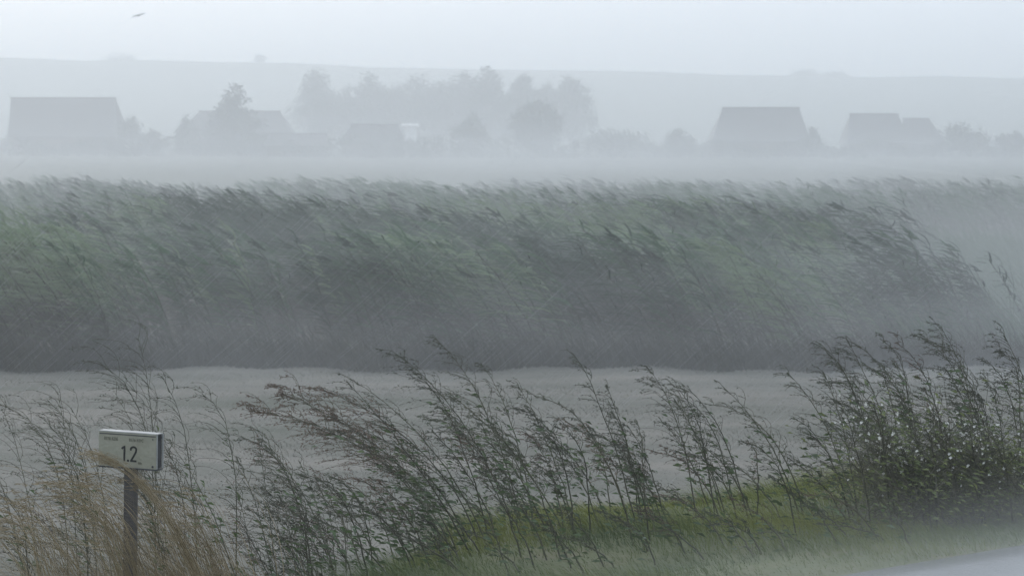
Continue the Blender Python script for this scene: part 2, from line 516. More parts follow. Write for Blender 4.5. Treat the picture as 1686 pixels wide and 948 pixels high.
house("large farmhouse with a long dark roof at the far left, faint in the rain", 28, 206, 21, 192, 162, 228, 335, 11, windows=4)
house("farmhouse with a steep flat-topped trapezoid roof, standing alone on the right in the haze", 1167, 1327, 1189, 1314, 178, 236, 325, 10, windows=3)
house("hazy farmhouse right of the lone trapezoid roof, ridge level and short", 1386, 1490, 1398, 1476, 188, 238, 335, 9, windows=2)
house("lower annex roof joined to the right end of the rightmost hazy farmhouse", 1484, 1550, 1486, 1528, 196, 240, 337, 7.5, windows=1, name='farm_annex', cat='annex', door=False)
house("broad low farmhouse with hipped roof around the pointed conifer", 292, 490, 330, 462, 184, 230, 345, 10, windows=4)
house("low shed below the broad hipped roof, right of the conifer", 438, 545, 444, 538, 221, 243, 318, 6, windows=2, name='shed', cat='shed')
house("low hazy barn left of the small white gable under the tall trees", 560, 668, 580, 655, 206, 238, 322, 7, windows=2, name='barn', cat='barn')
house("small white gabled hut showing bright between the dark barn and bushes", 661, 690, 664, 687, 205, 209, 320, 3, windows=0, wall='plaster_white', roof='plaster_white', name='white_hut', cat='hut', door=False)


# ------------------------------------------------------------------ trees and bushes
def tree(label, px, py_top, wpx, Y, cat='tree', name='broadleaf_tree', shape='round', py_base=None, seed=0, group=None, n_leaf=5200, mat='crown', leafsize=0.46):
    rg = random.Random(seed)
    sc = Y / FPX
    x = (px - 843) * sc
    zb = H1(x, Y)
    Ht = at(px, py_top, Y).z - zb
    W = wpx * sc
    root = tag(empty(name, (x, Y, zb)), label, cat, group)
    tr = MB()
    lean = -0.05 * Ht
    trunk_top = Ht * (0.8 if shape != 'bush' else 0.5)
    path = [Vector((lean * (i / 6) ** 2, 0.1 * math.sin(i + seed), -0.2 + (trunk_top + 0.2) * i / 6)) for i in range(7)]
    rad = [max(0.03, Ht * 0.022 * (1 - 0.8 * i / 6)) for i in range(7)]
    tr.tube(path, rad, 7)
    cl = []
    if shape == 'cone':
        for i in range(46):
            t = (i + 0.5) / 46
            z = Ht * (0.06 + 0.92 * t)
            r_ = W / 2 * (1 - t) ** 0.75 * (0.75 + 0.35 * rg.random()) + 0.12
            a = rg.random() * 6.28
            cl.append((Vector((lean * t * t + math.cos(a) * r_ * 0.55, math.sin(a) * r_ * 0.55, z)), max(0.28, r_ * 0.5), Ht * 0.04))
    else:
        nl = 44 if shape == 'round' else 24
        zc = Ht * 0.5
        hz_ = Ht - zc
        while len(cl) < nl:
            u = Vector((rg.uniform(-1, 1), rg.uniform(-1, 1), rg.uniform(-1, 1)))
            if u.length > 1 or u.length < 0.35: continue
            tz = (u.z + 1) / 2
            r_ = W * (0.085 + 0.07 * rg.random())
            p = Vector((u.x * (W / 2 - r_ * 0.9) - 0.06 * W * tz, u.y * (W / 2 - r_), zc + u.z * (hz_ - r_ * 0.8) * (0.94 if u.z > 0 else 1.0)))
            cl.append((p, r_, r_ * 0.8))
        # one cluster fixes the top
        tx_ = rg.uniform(-0.12, 0.05) * W
        for q_, k_ in ((0.10, 0.11), (0.20, 0.15), (0.32, 0.18), (0.45, 0.2)):
            cl.append((Vector((tx_ * (1 - q_) + rg.uniform(-0.05, 0.05) * W, 0, Ht - W * q_)), W * k_, W * 0.09))
    for p, r_, rz_ in cl[::2]:
        b = path[min(6, max(1, int(p.z / trunk_top * 5)))] if p.z < trunk_top else path[5]
        m = (b + p) / 2 + Vector((0, 0, -0.06 * Ht))
        tr.tube([b, m, p], [Ht * 0.008, Ht * 0.005, 0.015], 4)
    tr.build('trunk', 'bark', root)
    cr = MB()
    tot = sum(r_ * r_ for _, r_, _ in cl)
    for p, r_, rz_ in cl:
        k = max(14, int(n_leaf * r_ * r_ / tot))
        for _ in range(k):
            g = Vector((rg.gauss(0, 0.55), rg.gauss(0, 0.55), rg.gauss(0, 0.55)))
            if g.length > 1.15: g *= 1.15 / g.length
            q = p + Vector((g.x * r_ * 1.15 - 0.05 * r_, g.y * r_ * 1.15, g.z * rz_ * 1.15))
            d = Vector((rg.uniform(-1.3, 0.7), rg.uniform(-1, 1), rg.uniform(-0.7, 0.8)))
            cr.leaf(q, d, leafsize * rg.uniform(0.7, 1.4), leafsize * rg.uniform(0.5, 0.9), Vector((rg.uniform(-1, 1), rg.uniform(-1, 1), 1)))
    cr.build('crown', mat, root)["kind"] = 'stuff'
    return root


tree("pointed dark conifer rising above the broad low farmhouse", 394, 138, 132, 322, name='conifer_tree', shape='cone', seed=1, mat='conifer', n_leaf=7500)
tree("leftmost tall tree of the hazy row, tall and narrow with a blunt top", 527, 113, 113, 384, seed=2)
tree("second tall tree of the hazy row, small gap on its left", 606, 120, 96, 388, seed=3)
tree("broad round tree in the middle of the hazy row, above the white hut", 690, 124, 151, 390, seed=4)
tree("slim tree between the broad round tree and the tallest treetop", 748, 128, 96, 394, seed=5)
tree("low tree filling the gap between the first two tall trees of the row", 570, 150, 92, 396, seed=51)
tree("soft tree behind the broad round tree, above the white hut's left", 648, 140, 100, 398, seed=52)
tree("soft tree behind the slim tree in the middle of the row", 728, 134, 100, 400, seed=53)
tree("soft low tree between the tallest tip and the right-hand group", 834, 158, 80, 398, seed=54)
tree("tallest tree of the hazy row, its tip touching the ridge line", 803, 109, 90, 384, seed=6)
tree("narrow tree of the row just left of the tallest tip", 772, 119, 75, 392, seed=16)
tree("feathery tree at the left of the right-hand hazy group", 868, 122, 75, 382, seed=7)
tree("tall loose tree at the right end of the hazy row", 946, 124, 96, 386, seed=8)
tree("slender tree between the two treetops of the right-hand hazy group", 908, 138, 69, 390, seed=17)
tree("darker rounded tree in front of the right-hand hazy group", 892, 163, 112, 326, seed=9)
tree("rounded dark bush below the tallest hazy tree", 776, 187, 80, 322, cat='bush', name='bush', shape='bush', seed=10, n_leaf=1500)
tree("low wide bush right of the hazy tree row, left of the lone trapezoid roof", 1022, 214, 120, 318, cat='bush', name='bush', shape='bush', seed=11, n_leaf=1500)
tree("small bush midway between the tree row and the lone trapezoid roof", 1122, 213, 70, 322, cat='bush', name='bush', shape='bush', seed=12, n_leaf=1000)
tree("little bush at the right foot of the lone trapezoid roof", 1342, 212, 34, 320, cat='bush', name='bush', shape='bush', seed=13, n_leaf=700)
tree("rounded bush right of the farm annex near the right edge", 1592, 203, 92, 326, cat='bush', name='bush', shape='bush', seed=14, n_leaf=1500)
tree("low pale bush at the right edge beyond the rounded bush", 1672, 218, 80, 330, cat='bush', name='bush', shape='bush', seed=15, n_leaf=1000)
tree("sloping bush against the right end of the large left farmhouse", 216, 192, 62, 330, cat='bush', name='bush', shape='bush', seed=18, n_leaf=1100)
tree("low bush trailing away right of the large left farmhouse", 258, 214, 70, 326, cat='bush', name='bush', shape='bush', seed=19, n_leaf=900)
tree("small bush in front of the left end of the broad low farmhouse", 312, 192, 50, 330, cat='bush', name='bush', shape='bush', seed=20, n_leaf=900)
for i, (px, py, w, lb) in enumerate([(432, 91, 22, "tiny lone treetop breaking the far ridge line above the conifer"),
                                     (205, 97, 70, "faint copse on the far ridge above the large left farmhouse"),
                                     (1322, 119, 60, "faint copse on the far ridge above the lone trapezoid roof"),
                                     (1375, 121, 46, "faint low copse on the far ridge right of the trapezoid roof")]):
    tree(lb, px, py, w, 648, cat='copse' if w > 30 else 'tree', name='ridge_copse' if w > 30 else 'ridge_tree', shape='bush', seed=40 + i, n_leaf=700, leafsize=0.6)

# hedge strips in front of the village
def hedge(label, px0, px1, py_top, Y, seed):
    rg = random.Random(seed)
    sc = Y / FPX
    x0, x1 = (px0 - 843) * sc, (px1 - 843) * sc
    xm = (x0 + x1) / 2
    root = tag(empty('hedge', (xm, Y, H1(xm, Y))), label, 'hedge')
    h = at((px0 + px1) / 2, py_top, Y).z - H1(xm, Y)
    st, cr = MB(), MB()
    n = int((x1 - x0) / 0.5)
    for i in range(n):
        x = x0 + (i + rg.random()) / n * (x1 - x0) - xm
        hh = h * (0.75 + 0.25 * math.sin(x * 0.6 + seed) + 0.12 * rg.uniform(-1, 1))
        zl = H1(x + xm, Y) - H1(xm, Y)
        if i % 3 == 0:
            st.tube([Vector((x, 0, zl - 0.1)), Vector((x - 0.1, 0.1, zl + hh * 0.6))], [0.05, 0.02], 4)
        for _ in range(60):
            q = Vector((x + rg.gauss(0, 0.35), rg.gauss(0, 0.5), zl + hh * rg.random() ** 0.8))
            cr.leaf(q, Vector((rg.uniform(-1.2, 0.6), rg.uniform(-1, 1), rg.uniform(-0.6, 0.8))), rg.uniform(0.25, 0.45), 0.26, Vector((rg.uniform(-1, 1), rg.uniform(-1, 1), 1)))
    st.build('stems', 'bark', root)["kind"] = 'stuff'; cr.build('foliage', 'crown', root)["kind"] = 'stuff'


hedge("short dark hedge hiding the foot of the small white hut", 600, 730, 221, 314, 9)
hedge("long low hedge below the hazy trees and the small white hut", 470, 1010, 226, 312, 3)
hedge("low hedge in front of the two right-hand hazy farmhouses", 1040, 1690, 232, 315, 4)
hedge("low hedge in front of the large left farmhouse", -20, 480, 227, 316, 5)

# ------------------------------------------------------------------ the reed bed
nr = np.random.default_rng(11)


def reed_variant(rg, lean, dry=False):
    """Unit-height reed blown to the left. Returns verts, quad faces, material index."""
    mb = MB()
    n = 6
    pts = [Vector((-lean * (i / (n - 1)) ** 1.7, 0.05 * rg.uniform(-1, 1) * i / n, i / (n - 1) * (1 - 0.18 * lean))) for i in range(n)]
    # stalk: a flat three-sided tube of quads
    b = len(mb.v)
    for i, p in enumerate(pts):
        r_ = 0.0055 * (1 - 0.6 * i / n)
        for k in range(3):
            a = 2.1 * k
            mb.v.append((p.x + r_ * math.cos(a), p.y + r_ * math.sin(a), p.z))
    for i in range(n - 1):
        for k in range(3):
            k2 = (k + 1) % 3
            mb.f.append((b + i * 3 + k, b + i * 3 + k2, b + i * 3 + 3 + k2, b + i * 3 + 3 + k)); mb.mi.append(1)

    def on(t):
        f = t * (n - 1); i = min(n - 2, int(f)); return pts[i].lerp(pts[i + 1], f - i)
    for j in range(22):
        t = 0.10 + 0.89 * (j + rg.random() * 0.7) / 22
        p = on(t)
        a = rg.uniform(-1, 1)
        L = rg.uniform(0.20, 0.36) * (1.1 - 0.25 * t)
        d = Vector((-0.75 + 0.5 * rg.uniform(-1, 1), 0.8 * a, 0.75 + 0.3 * rg.uniform(-1, 1))).normalized()
        w = rg.uniform(0.006, 0.011)
        Ls, Rs = [], []
        q = p.copy(); side = Vector((0.35 * a, 1, 0.5)).normalized()
        if abs(d.dot(side)) > 0.9: side = Vector((1, 0, 0.4)).normalized()
        for i in range(5):
            ww = w * (0.55, 1.0, 0.9, 0.6, 0.06)[i]
            Ls.append(q + side * ww); Rs.append(q - side * ww)
            q = q + d * (L / 4)
            d = (d + Vector((-0.34, 0.02 * a, -0.16 - 0.1 * rg.random()))).normalized()
        mb.quad_strip(Ls, Rs, 1 if (t < 0.42 and rg.random() < 0.75) else 0)
    tip = pts[-1]
    if rg.random() < 0.55:
        for j in range(6):
            d = Vector((-0.9 + 0.3 * rg.uniform(-1, 1), 0.25 * rg.uniform(-1, 1), 0.45 + 0.35 * rg.uniform(-1, 1))).normalized()
            q = tip - Vector((-0.02, 0, 0.01)) * j
            L = rg.uniform(0.07, 0.12)
            s = Vector((0.3, 0.6, 0.6)).normalized() * 0.007
            mb.quad_strip([q + s, q + d * L * 0.6 + s * 1.2, q + d * L + s * 0.1], [q - s, q + d * L * 0.6 - s * 1.2, q + d * L - s * 0.1], 0)
    return np.array(mb.v), np.array(mb.f), np.array(mb.mi)


rv = random.Random(5)
VAR = [reed_variant(rv, l) for l in (0.32, 0.4, 0.48, 0.56, 0.64, 0.72) for _ in range(3)]


def wave(x, y):
    return 0.5 * np.sin(0.42 * x + 0.13 * y + 0.6) + 0.3 * np.sin(0.9 * x - 0.35 * y + 2.0) + 0.35 * np.sin(0.19 * x + 0.33 * y) + 0.25 * np.sin(1.7 * x + 0.6 * y)


def assemble(xy, Hs, vi, rot, name, tone, kind=None, parent=None, origin=(0, 0, 0)):
    V, F, MI = [], [], []
    off = 0
    z = height(xy[:, 0], xy[:, 1])
    for i in range(len(xy)):
        v, f, m = VAR[vi[i]]
        c, s = math.cos(rot[i]), math.sin(rot[i])
        q = np.empty_like(v)
        wx = 1.0 + 0.25 * math.sin(i * 1.7)
        q[:, 0] = (v[:, 0] * c - v[:, 1] * s) * Hs[i] * wx + xy[i, 0] - origin[0]
        q[:, 1] = (v[:, 0] * s + v[:, 1] * c) * Hs[i] + xy[i, 1] - origin[1]
        q[:, 2] = v[:, 2] * Hs[i] + z[i] - 0.05 - origin[2]
        V.append(q); F.append(f + off); MI.append(np.where(m == 0, tone[i], m)); off += len(v)
    o = raw_mesh(name, np.concatenate(V), np.concatenate(F), ['reed', 'reed_dry', 'reed_dark', 'reed_light'], np.concatenate(MI), kind)
    if parent: o.parent = parent
    return o


def field_points():
    pts = []
    for (y0, y1, dens) in ((46.5, 52, 7.0), (52, 62, 3.6), (62, 85, 2.0), (85, 112, 1.5), (112, 138, 1.5)):
        ym = (y0 + y1) / 2
        xr = 0.215 * y1 + 4.5
        n = int(dens * (y1 - y0) * 2 * xr)
        x = nr.uniform(-xr, xr, n); y = nr.uniform(y0, y1, n)
        y = y + 0.5 * np.sin(x * 0.9) + 0.3 * np.sin(x * 2.7)
        pts.append(np.stack([x, y], 1))
    p = np.concatenate(pts)
    # the stand ends towards the right; beyond it only the far strip goes on
    px = p[:, 0] / p[:, 1] * FPX + 843
    edge = 1570 + 45 * np.sin(p[:, 1] * 0.3) - (p[:, 1] - 46) * 0.7 + nr.normal(0, 22, len(p)) + 90 * np.clip(wave(p[:, 0] * 2.1, p[:, 1] * 1.4), -1, 1)
    keep = (px < edge) | (p[:, 1] > 104)
    # low thinning by clumps
    keep &= (wave(p[:, 0] * 1.3, p[:, 1] * 1.1) + nr.uniform(-1, 1, len(p)) * 0.7 > -0.6)
    return p[keep]


P = field_points()
w = wave(P[:, 0], P[:, 1])
px = P[:, 0] / P[:, 1] * FPX + 843
Hs = 2.42 * (1 + (0.17 - 0.08 * smooth((P[:, 1] - 80) / 30)) * w + nr.uniform(-0.14, 0.14, len(P)))
Hs *= 1 - 0.13 * smooth((px - 1300) / 300) * (P[:, 1] < 100)
Hs *= 1 + 0.05 * smooth((P[:, 1] - 100) / 30)
Hs *= 1 - 0.42 * smooth((px - (1395 - (P[:, 1] - 46) * 0.7)) / 190) * (P[:, 1] < 100)
lean_i = np.clip(np.round(2.5 + 2.2 * wave(P[:, 0] + 5, P[:, 1] * 0.7) + nr.normal(0, 0.8, len(P))), 0, 5).astype(int)
vi = lean_i * 3 + nr.integers(0, 3, len(P))
rot = nr.normal(0, 0.35, len(P))
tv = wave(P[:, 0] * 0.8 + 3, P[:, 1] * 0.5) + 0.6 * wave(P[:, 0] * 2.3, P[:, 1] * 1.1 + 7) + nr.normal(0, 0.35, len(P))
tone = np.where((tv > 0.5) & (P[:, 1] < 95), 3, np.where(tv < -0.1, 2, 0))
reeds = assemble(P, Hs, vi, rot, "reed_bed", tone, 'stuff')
tag(reeds, "dense bed of tall green reeds bent left by the wind", "reeds")

# clumps that stand out from the bed
for (px, Y, n, hgt, wid, lb) in [
        (1556, 50, 26, 2.75, 0.9, "tall dark reed clump with upright tips near the right end of the bed"),
        (1618, 50.5, 26, 2.45, 1.0, "arching dark reed clump at the very right end of the bed"),
        (1492, 49, 22, 2.2, 1.1, "lower reed clump left of the two dark right-end clumps"),
        (1385, 62, 34, 2.9, 1.4, "rounded pale green reed clump rising behind the right-end clumps"),
        (1505, 66, 34, 3.0, 1.5, "rounded misty reed clump directly behind the tall right-end clump"),
        (395, 53, 30, 2.75, 1.3, "dark reed clump left of centre, leaning hard over the bed"),
        (455, 52, 26, 2.65, 1.1, "dark reed clump next right of the hard-leaning left clump"),
        (640, 49.5, 28, 2.35, 1.3, "dark low reed clump near the front of the bed, left of centre"),
        (235, 54, 28, 2.75, 1.2, "dark reed clump on the left above the white marker sign"),
        (1215, 70, 30, 3.1, 1.3, "shaggy reed clump with combed tips on the skyline right of centre")]:
    x = (px - 843) / FPX * Y
    root = tag(empty('reed_clump', (x, Y, H1(x, Y))), lb, 'reeds')
    q = np.stack([x + nr.normal(0, wid * 0.5, n), Y + nr.normal(0, wid * 0.35, n)], 1)
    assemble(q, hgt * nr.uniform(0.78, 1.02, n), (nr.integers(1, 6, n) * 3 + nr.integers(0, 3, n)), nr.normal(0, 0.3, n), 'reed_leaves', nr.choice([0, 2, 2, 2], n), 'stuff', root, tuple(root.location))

# low misty growth to the right of the bed
mb = MB()
# ------------------------------------------------------------------ meadow and verge grass (uncountable)
def blades(name, n, sample, length, width, bend, mat, seed, segs=3, wind=(-1.0, 0.0), label=None):
    g = np.random.default_rng(seed)
    x, y = sample(g, n)
    n = len(x)
    z = height(x, y) - 0.01
    L = length(g, n, x, y); w = width * g.uniform(0.7, 1.3, n)
    a = g.uniform(0, 2 * np.pi, n)
    dx, dy = 0.35 * np.cos(a), 0.35 * np.sin(a)
    b = bend * g.uniform(0.5, 1.4, n)
    sa = g.uniform(-0.6, 0.6, n)
    sx, sy = np.cos(sa), np.sin(sa)
    rows = []
    for i in range(segs + 1):
        t = i / segs
        cx = x + L * (dx * t + wind[0] * b * t ** 1.8)
        cyy = y + L * (dy * t + wind[1] * b * t ** 1.8)
        cz = z + L * (t - 0.38 * np.minimum(b, 1.6) * t ** 2.2)
        hw = w * (1 - t) ** 0.6 * 0.5 + 0.0003
        rows.append(np.stack([cx - sx * hw, cyy - sy * hw, cz + hw * 0.3], 1)); rows.append(np.stack([cx + sx * hw, cyy + sy * hw, cz - hw * 0.3], 1))
    V = np.stack(rows, 1)                       # n, 2*(segs+1), 3
    k = 2 * (segs + 1)
    f = np.array([[2 * i, 2 * i + 1, 2 * i + 3, 2 * i + 2] for i in range(segs)])
    F = (np.arange(n)[:, None, None] * k + f[None]).reshape(-1, 4)
    o = raw_mesh(name, V.reshape(-1, 3), F, [mat], None, 'stuff')
    if label: tag(o, label, 'grass')
    return o


def verge_sample(g, n):
    t = g.uniform(-7, 14, n * 3); s = 0.02 + 5.6 * g.uniform(0, 1, n * 3) ** 1.1
    x = P0.x + T.x * t + N.x * s; y = P0.y + T.y * t + N.y * s
    k = (np.abs(x) < 0.24 * y + 3.0) & (y > 5.5) & (y < 22)
    return x[k][:n], y[k][:n]


def verge_len(g, n, x, y):
    s = sdist(x, y)
    return (0.05 + 0.045 * smooth(s / 1.6)) * g.uniform(0.5, 1.6, n) * (1 + 0.5 * np.sin(x * 3.1 + y * 2.2))


blades("verge_grass", 130000, verge_sample, verge_len, 0.0032, 0.95, 'grass', 3, label="short wet green grass along the road edge")


def meadow_sample(g, n):
    y = g.uniform(19, 46.8, n); x = g.uniform(-1, 1, n) * (0.22 * y + 5)
    k = sdist(x, y) > 8.5
    return x[k], y[k]


blades("meadow_grass", 60000, meadow_sample, lambda g, n, x, y: (0.05 + 0.05 * np.clip(np.sin(x * 0.7 + y * 0.5) + np.sin(y * 1.7 - x * 0.3), 0, 2)) * g.uniform(0.5, 1.5, n), 0.008, 1.5, 'meadow_grass', 4, label="pale rain-flattened meadow grass between the weeds and the reed bed")


def edge_sample(g, n):
    x = g.uniform(-20, 24, n); y = 46.2 + g.uniform(-0.6, 1, n) ** 3 * 1.8 + 0.5 * np.sin(x * 0.9) + 0.35 * np.sin(x * 2.9)
    return x, y


blades("reed_bed_undergrowth", 22000, edge_sample, lambda g, n, x, y: 0.75 * g.uniform(0.4, 1.5, n), 0.02, 0.7, 'reed_dry', 5, label="dull undergrowth along the foot of the reed bed")


# right end: low ground cover where the bed stops
def right_sample(g, n):
    y = g.uniform(47, 104, n); x = (1500 + 620 * g.uniform(0, 1, n) - 843) / FPX * y
    return x, y


blades("misty_undergrowth", 26000, right_sample, lambda g, n, x, y: 0.95 * g.uniform(0.4, 1.5, n) * (1 + 0.7 * np.sin(x * 1.6 + y * 0.5) * np.sin(x * 0.7 - y * 0.3)), 0.03, 0.7, 'reed', 6, label="low misty green growth beyond the right end of the reed bed")


# dry straw at the left, blown left in long arcs
def straw_sample(g, n):
    cx = np.concatenate([g.normal(345, 50, n // 3), g.uniform(-60, 330, n - n // 3)])
    y = g.uniform(9.7, 11.3, n)
    return (cx - 843) / FPX * y, y + 0.35 * (np.abs(cx - 250) < 75)


blades("dry_grass", 3700, straw_sample, lambda g, n, x, y: g.uniform(0.45, 1.05, n), 0.0026, 0.85, 'straw', 8, segs=7, label="straw-coloured dry grass blown left around the sign post")


# tussocks whose stalks can be followed
def tussock(label, bx, Y, n, tips, seed, spread=0.05, ctrl=None, mat='straw', name='dry_grass_tussock'):
    """Stalks rise from column bx and bend over to the left; tips = (px, py, jitter x, jitter y)."""
    rg = random.Random(seed)
    x = (bx - 843) / FPX * Y
    zb = H1(x, Y)
    root = tag(empty(name, (x, Y, zb)), label, 'grass tussock')
    mb = MB(); sd_ = MB()
    for i in range(n):
        b = Vector((rg.gauss(0, spread), rg.gauss(0, 0.05), 0))
        px, py, jx, jy = tips[i % len(tips)]
        tip = at(px + rg.gauss(0, jx), py + rg.gauss(0, jy), Y + rg.uniform(-0.12, 0.06)) - Vector((x, Y, zb))
        c1 = Vector((b.x + 0.36 * (tip.x - b.x), tip.y * 0.4, max(tip.z, 0.1) * rg.uniform(0.92, 1.12) + 0.02))
        if ctrl:
            c1 = at(ctrl[0] + rg.gauss(0, 10), ctrl[1] + rg.gauss(0, 7), Y) - Vector((x, Y, zb))
        k = 12
        path = []
        for j in range(k + 1):
            t = j / k
            path.append(b * (1 - t) ** 2 + c1 * (2 * t * (1 - t)) + tip * (t * t))
        mb.tube(path, [0.0014 * (1 - 0.7 * j / k) + 0.0003 for j in range(k + 1)], 3)
        for j in range(10):
            q = path[-1].lerp(path[-3], rg.random())
            sd_.leaf(q, Vector((-1, rg.uniform(-0.3, 0.3), rg.uniform(-0.4, 0.25))), rg.uniform(0.010, 0.022), 0.003, Vector((0, -1, rg.uniform(-1, 1))))
    for nm, m_ in (('stalks', mb), ('seed_heads', sd_)):
        m_.build(nm, mat, root)["kind"] = 'stuff'
    return root


tussock("golden dry grass wisp arching from the right across the lower left of the sign face", 362, 9.72, 30, [(146, 744, 10, 3), (160, 750, 12, 4)], 21, 0.02, ctrl=(285, 775))
tussock("dry brown grass tussock right of the sign post, fanning up to the post", 380, 9.9, 44, [(225, 800, 22, 16), (255, 830, 22, 20), (290, 850, 20, 22), (300, 880, 20, 20)], 22, 0.06)
tussock("flattened dry grass tussock at the left edge below the arched weeds", 130, 9.8, 70, [(10, 830, 30, 22), (-20, 870, 30, 20)], 23, 0.10)
tussock("dry grass tussock directly left of the sign post, lower than the box", 250, 9.65, 80, [(110, 830, 30, 22), (150, 860, 26, 22), (80, 800, 24, 14)], 24, 0.07)
tussock("thin dry stalks crossing just under the sign box to the left", 330, 10.2, 26, [(110, 786, 24, 6), (160, 792, 24, 6)], 25, 0.02)

# ------------------------------------------------------------------ the kilometre marker
SY = 10.0
s_px = SY / FPX
sc_pt = at(202.5, 740, SY)
gz = H1(sc_pt.x, SY)
marker = tag(empty('kilometre_marker', (sc_pt.x, SY, gz), R(-20)), "pale boxed metal marker sign reading 1.2 on a rusty post", 'marker sign')
zc = sc_pt.z - gz
FW, FH, FD = 94 * s_px / 0.875, 57 * s_px, 0.050
marker.rotation_euler[1] = R(1.3)
x0, x1 = -FW / 2, FW / 2
z0, z1 = zc - FH / 2, zc + FH / 2
p = MB()                                        # post: a T-shaped steel profile with a lip
p.box((-0.023, 0.012, -0.35), (0.023, 0.022, z0 + 0.004)); p.box((-0.023, 0.0225, -0.35), (-0.015, 0.05, z0 + 0.003)); p.box((0.015, 0.0225, -0.35), (0.023, 0.05, z0 + 0.003))
p.build('post', 'post', marker)
b = MB(); b.box((x0 + 0.003, 0.003, z0 + 0.003), (x1 - 0.003, FD - 0.003, z1 - 0.003)); b.build('box_body', 'sign_side', marker)
f = MB(); f.box((x0, -0.004, z0), (x1, 0.0, z1)); face = f.build('face_plate', 'sign_face', marker)
e = MB()
e.box((x0 - 0.002, -0.002, z1 - 0.0005), (x1 + 0.002, FD, z1 + 0.0035)); e.build('top_edge', 'sign_edge', marker)
e = MB(); e.box((x0 - 0.003, -0.008, z0 - 0.006), (x1 + 0.002, FD, z0 - 0.0005)); e.build('bottom_edge', 'sign_side', marker)
e = MB(); e.box((x1 + 0.0005, FD - 0.008, z0), (x1 + 0.0045, FD + 0.004, z1 - 0.001)); e.build('rear_flange', 'sign_edge', marker)
e = MB(); e.box((x1 + 0.0005, -0.0035, z0), (x1 + 0.003, 0.004, z1 - 0.001)); e.build('front_flange', 'sign_edge', marker)
e = MB(); e.box((x0 + 0.004, -0.0055, z1 - 0.010), (x1 - 0.003, -0.0042, z1 - 0.006)); e.build('upper_seam', 'sign_side', marker)


def screw(x, z, y=-0.0045, r=0.005, side=False):
    mb = MB()
    c = [Vector((x, y, z)), Vector((x, y - 0.003, z))] if not side else [Vector((x, y, z)), Vector((x + 0.003, y, z))]
    mb.tube(c, [r, r * 0.8], 10)
    mb.build('screw', 'sign_side', marker)


screw(x1 - 0.016, z0 + 0.010)
screw(x1 - 0.016, z1 - 0.020, r=0.003)
screw(x1 + 0.001, z1 - 0.014, y=FD * 0.72, r=0.006, side=True)


def lettering(name, text, size, x, z, xscale, mat, thick=0.0008, space=1.0, bold=0.0003):
    cu = bpy.data.curves.new(name, 'FONT')
    cu.body = text; cu.size = size; cu.align_x = 'CENTER'; cu.align_y = 'CENTER'; cu.extrude = thick; cu.space_character = space
    cu.resolution_u = 4
    cu.offset = bold
    o = bpy.data.objects.new(name + '_curve', cu)
    COL.objects.link(o)
    bpy.context.view_layer.update()
    dg = bpy.context.evaluated_depsgraph_get()
    me = bpy.data.meshes.new_from_object(o.evaluated_get(dg))
    bpy.data.objects.remove(o)
    me.materials.clear(); me.materials.append(MAT[mat])
    m = bpy.data.objects.new(name, me); COL.objects.link(m)
    m.parent = face
    m.location = (x, -0.0052, z); m.rotation_euler = (math.pi / 2, 0, 0); m.scale = (xscale, 1, 1)
    return m


ux = lambda fx: x0 + FW * fx
uz = lambda fz: z1 - FH * fz

def stroke(name, pts, width):
    """A painted digit: a flat ribbon along pts, given in photograph pixels."""
    q = [Vector((ux((px - 159) / 94), 0, uz((py - 712) / 57))) for px, py in pts]
    Ls, Rs = [], []
    for i, p in enumerate(q):
        d = (q[min(i + 1, len(q) - 1)] - q[max(i - 1, 0)]).normalized()
        n_ = Vector((-d.z, 0, d.x)) * width / 2
        Ls.append(p + n_ + Vector((0, -0.0052, 0))); Rs.append(p - n_ + Vector((0, -0.0052, 0)))
    m_ = MB(); m_.quad_strip(Ls, Rs)
    m_.build(name, 'black_paint', face)


stroke('digit', [(196.9, 738.6), (199.6, 736.0), (201.4, 733.6), (201.45, 740), (201.4, 759)], 0.0088)
stroke('decimal_point', [(205.6, 757.6), (209.4, 757.6)], 0.0088)
two = [(211.8, 740.5)] + [(216.3 - 4.5 * math.cos(a), 738.6 - 4.0 * math.sin(a)) for a in [0.25 * k for k in range(13)]] + [(220.2, 742.5), (217.5, 748), (212.6, 757.2)]
stroke('digit', two, 0.0086)
stroke('digit_foot', [(211.0, 757.8), (221.2, 757.8)], 0.0082)
lettering('plate_code', '8178 KDE', 0.0195, ux(0.215), uz(0.195), 0.72, 'faded_paint', space=1.15)
lettering('plate_code', '8176 KDC', 0.0195, ux(0.655), uz(0.195), 0.72, 'faded_paint', space=1.15)
lettering('unit', 'km', 0.017, ux(0.72), uz(0.845), 0.8, 'faded_paint')

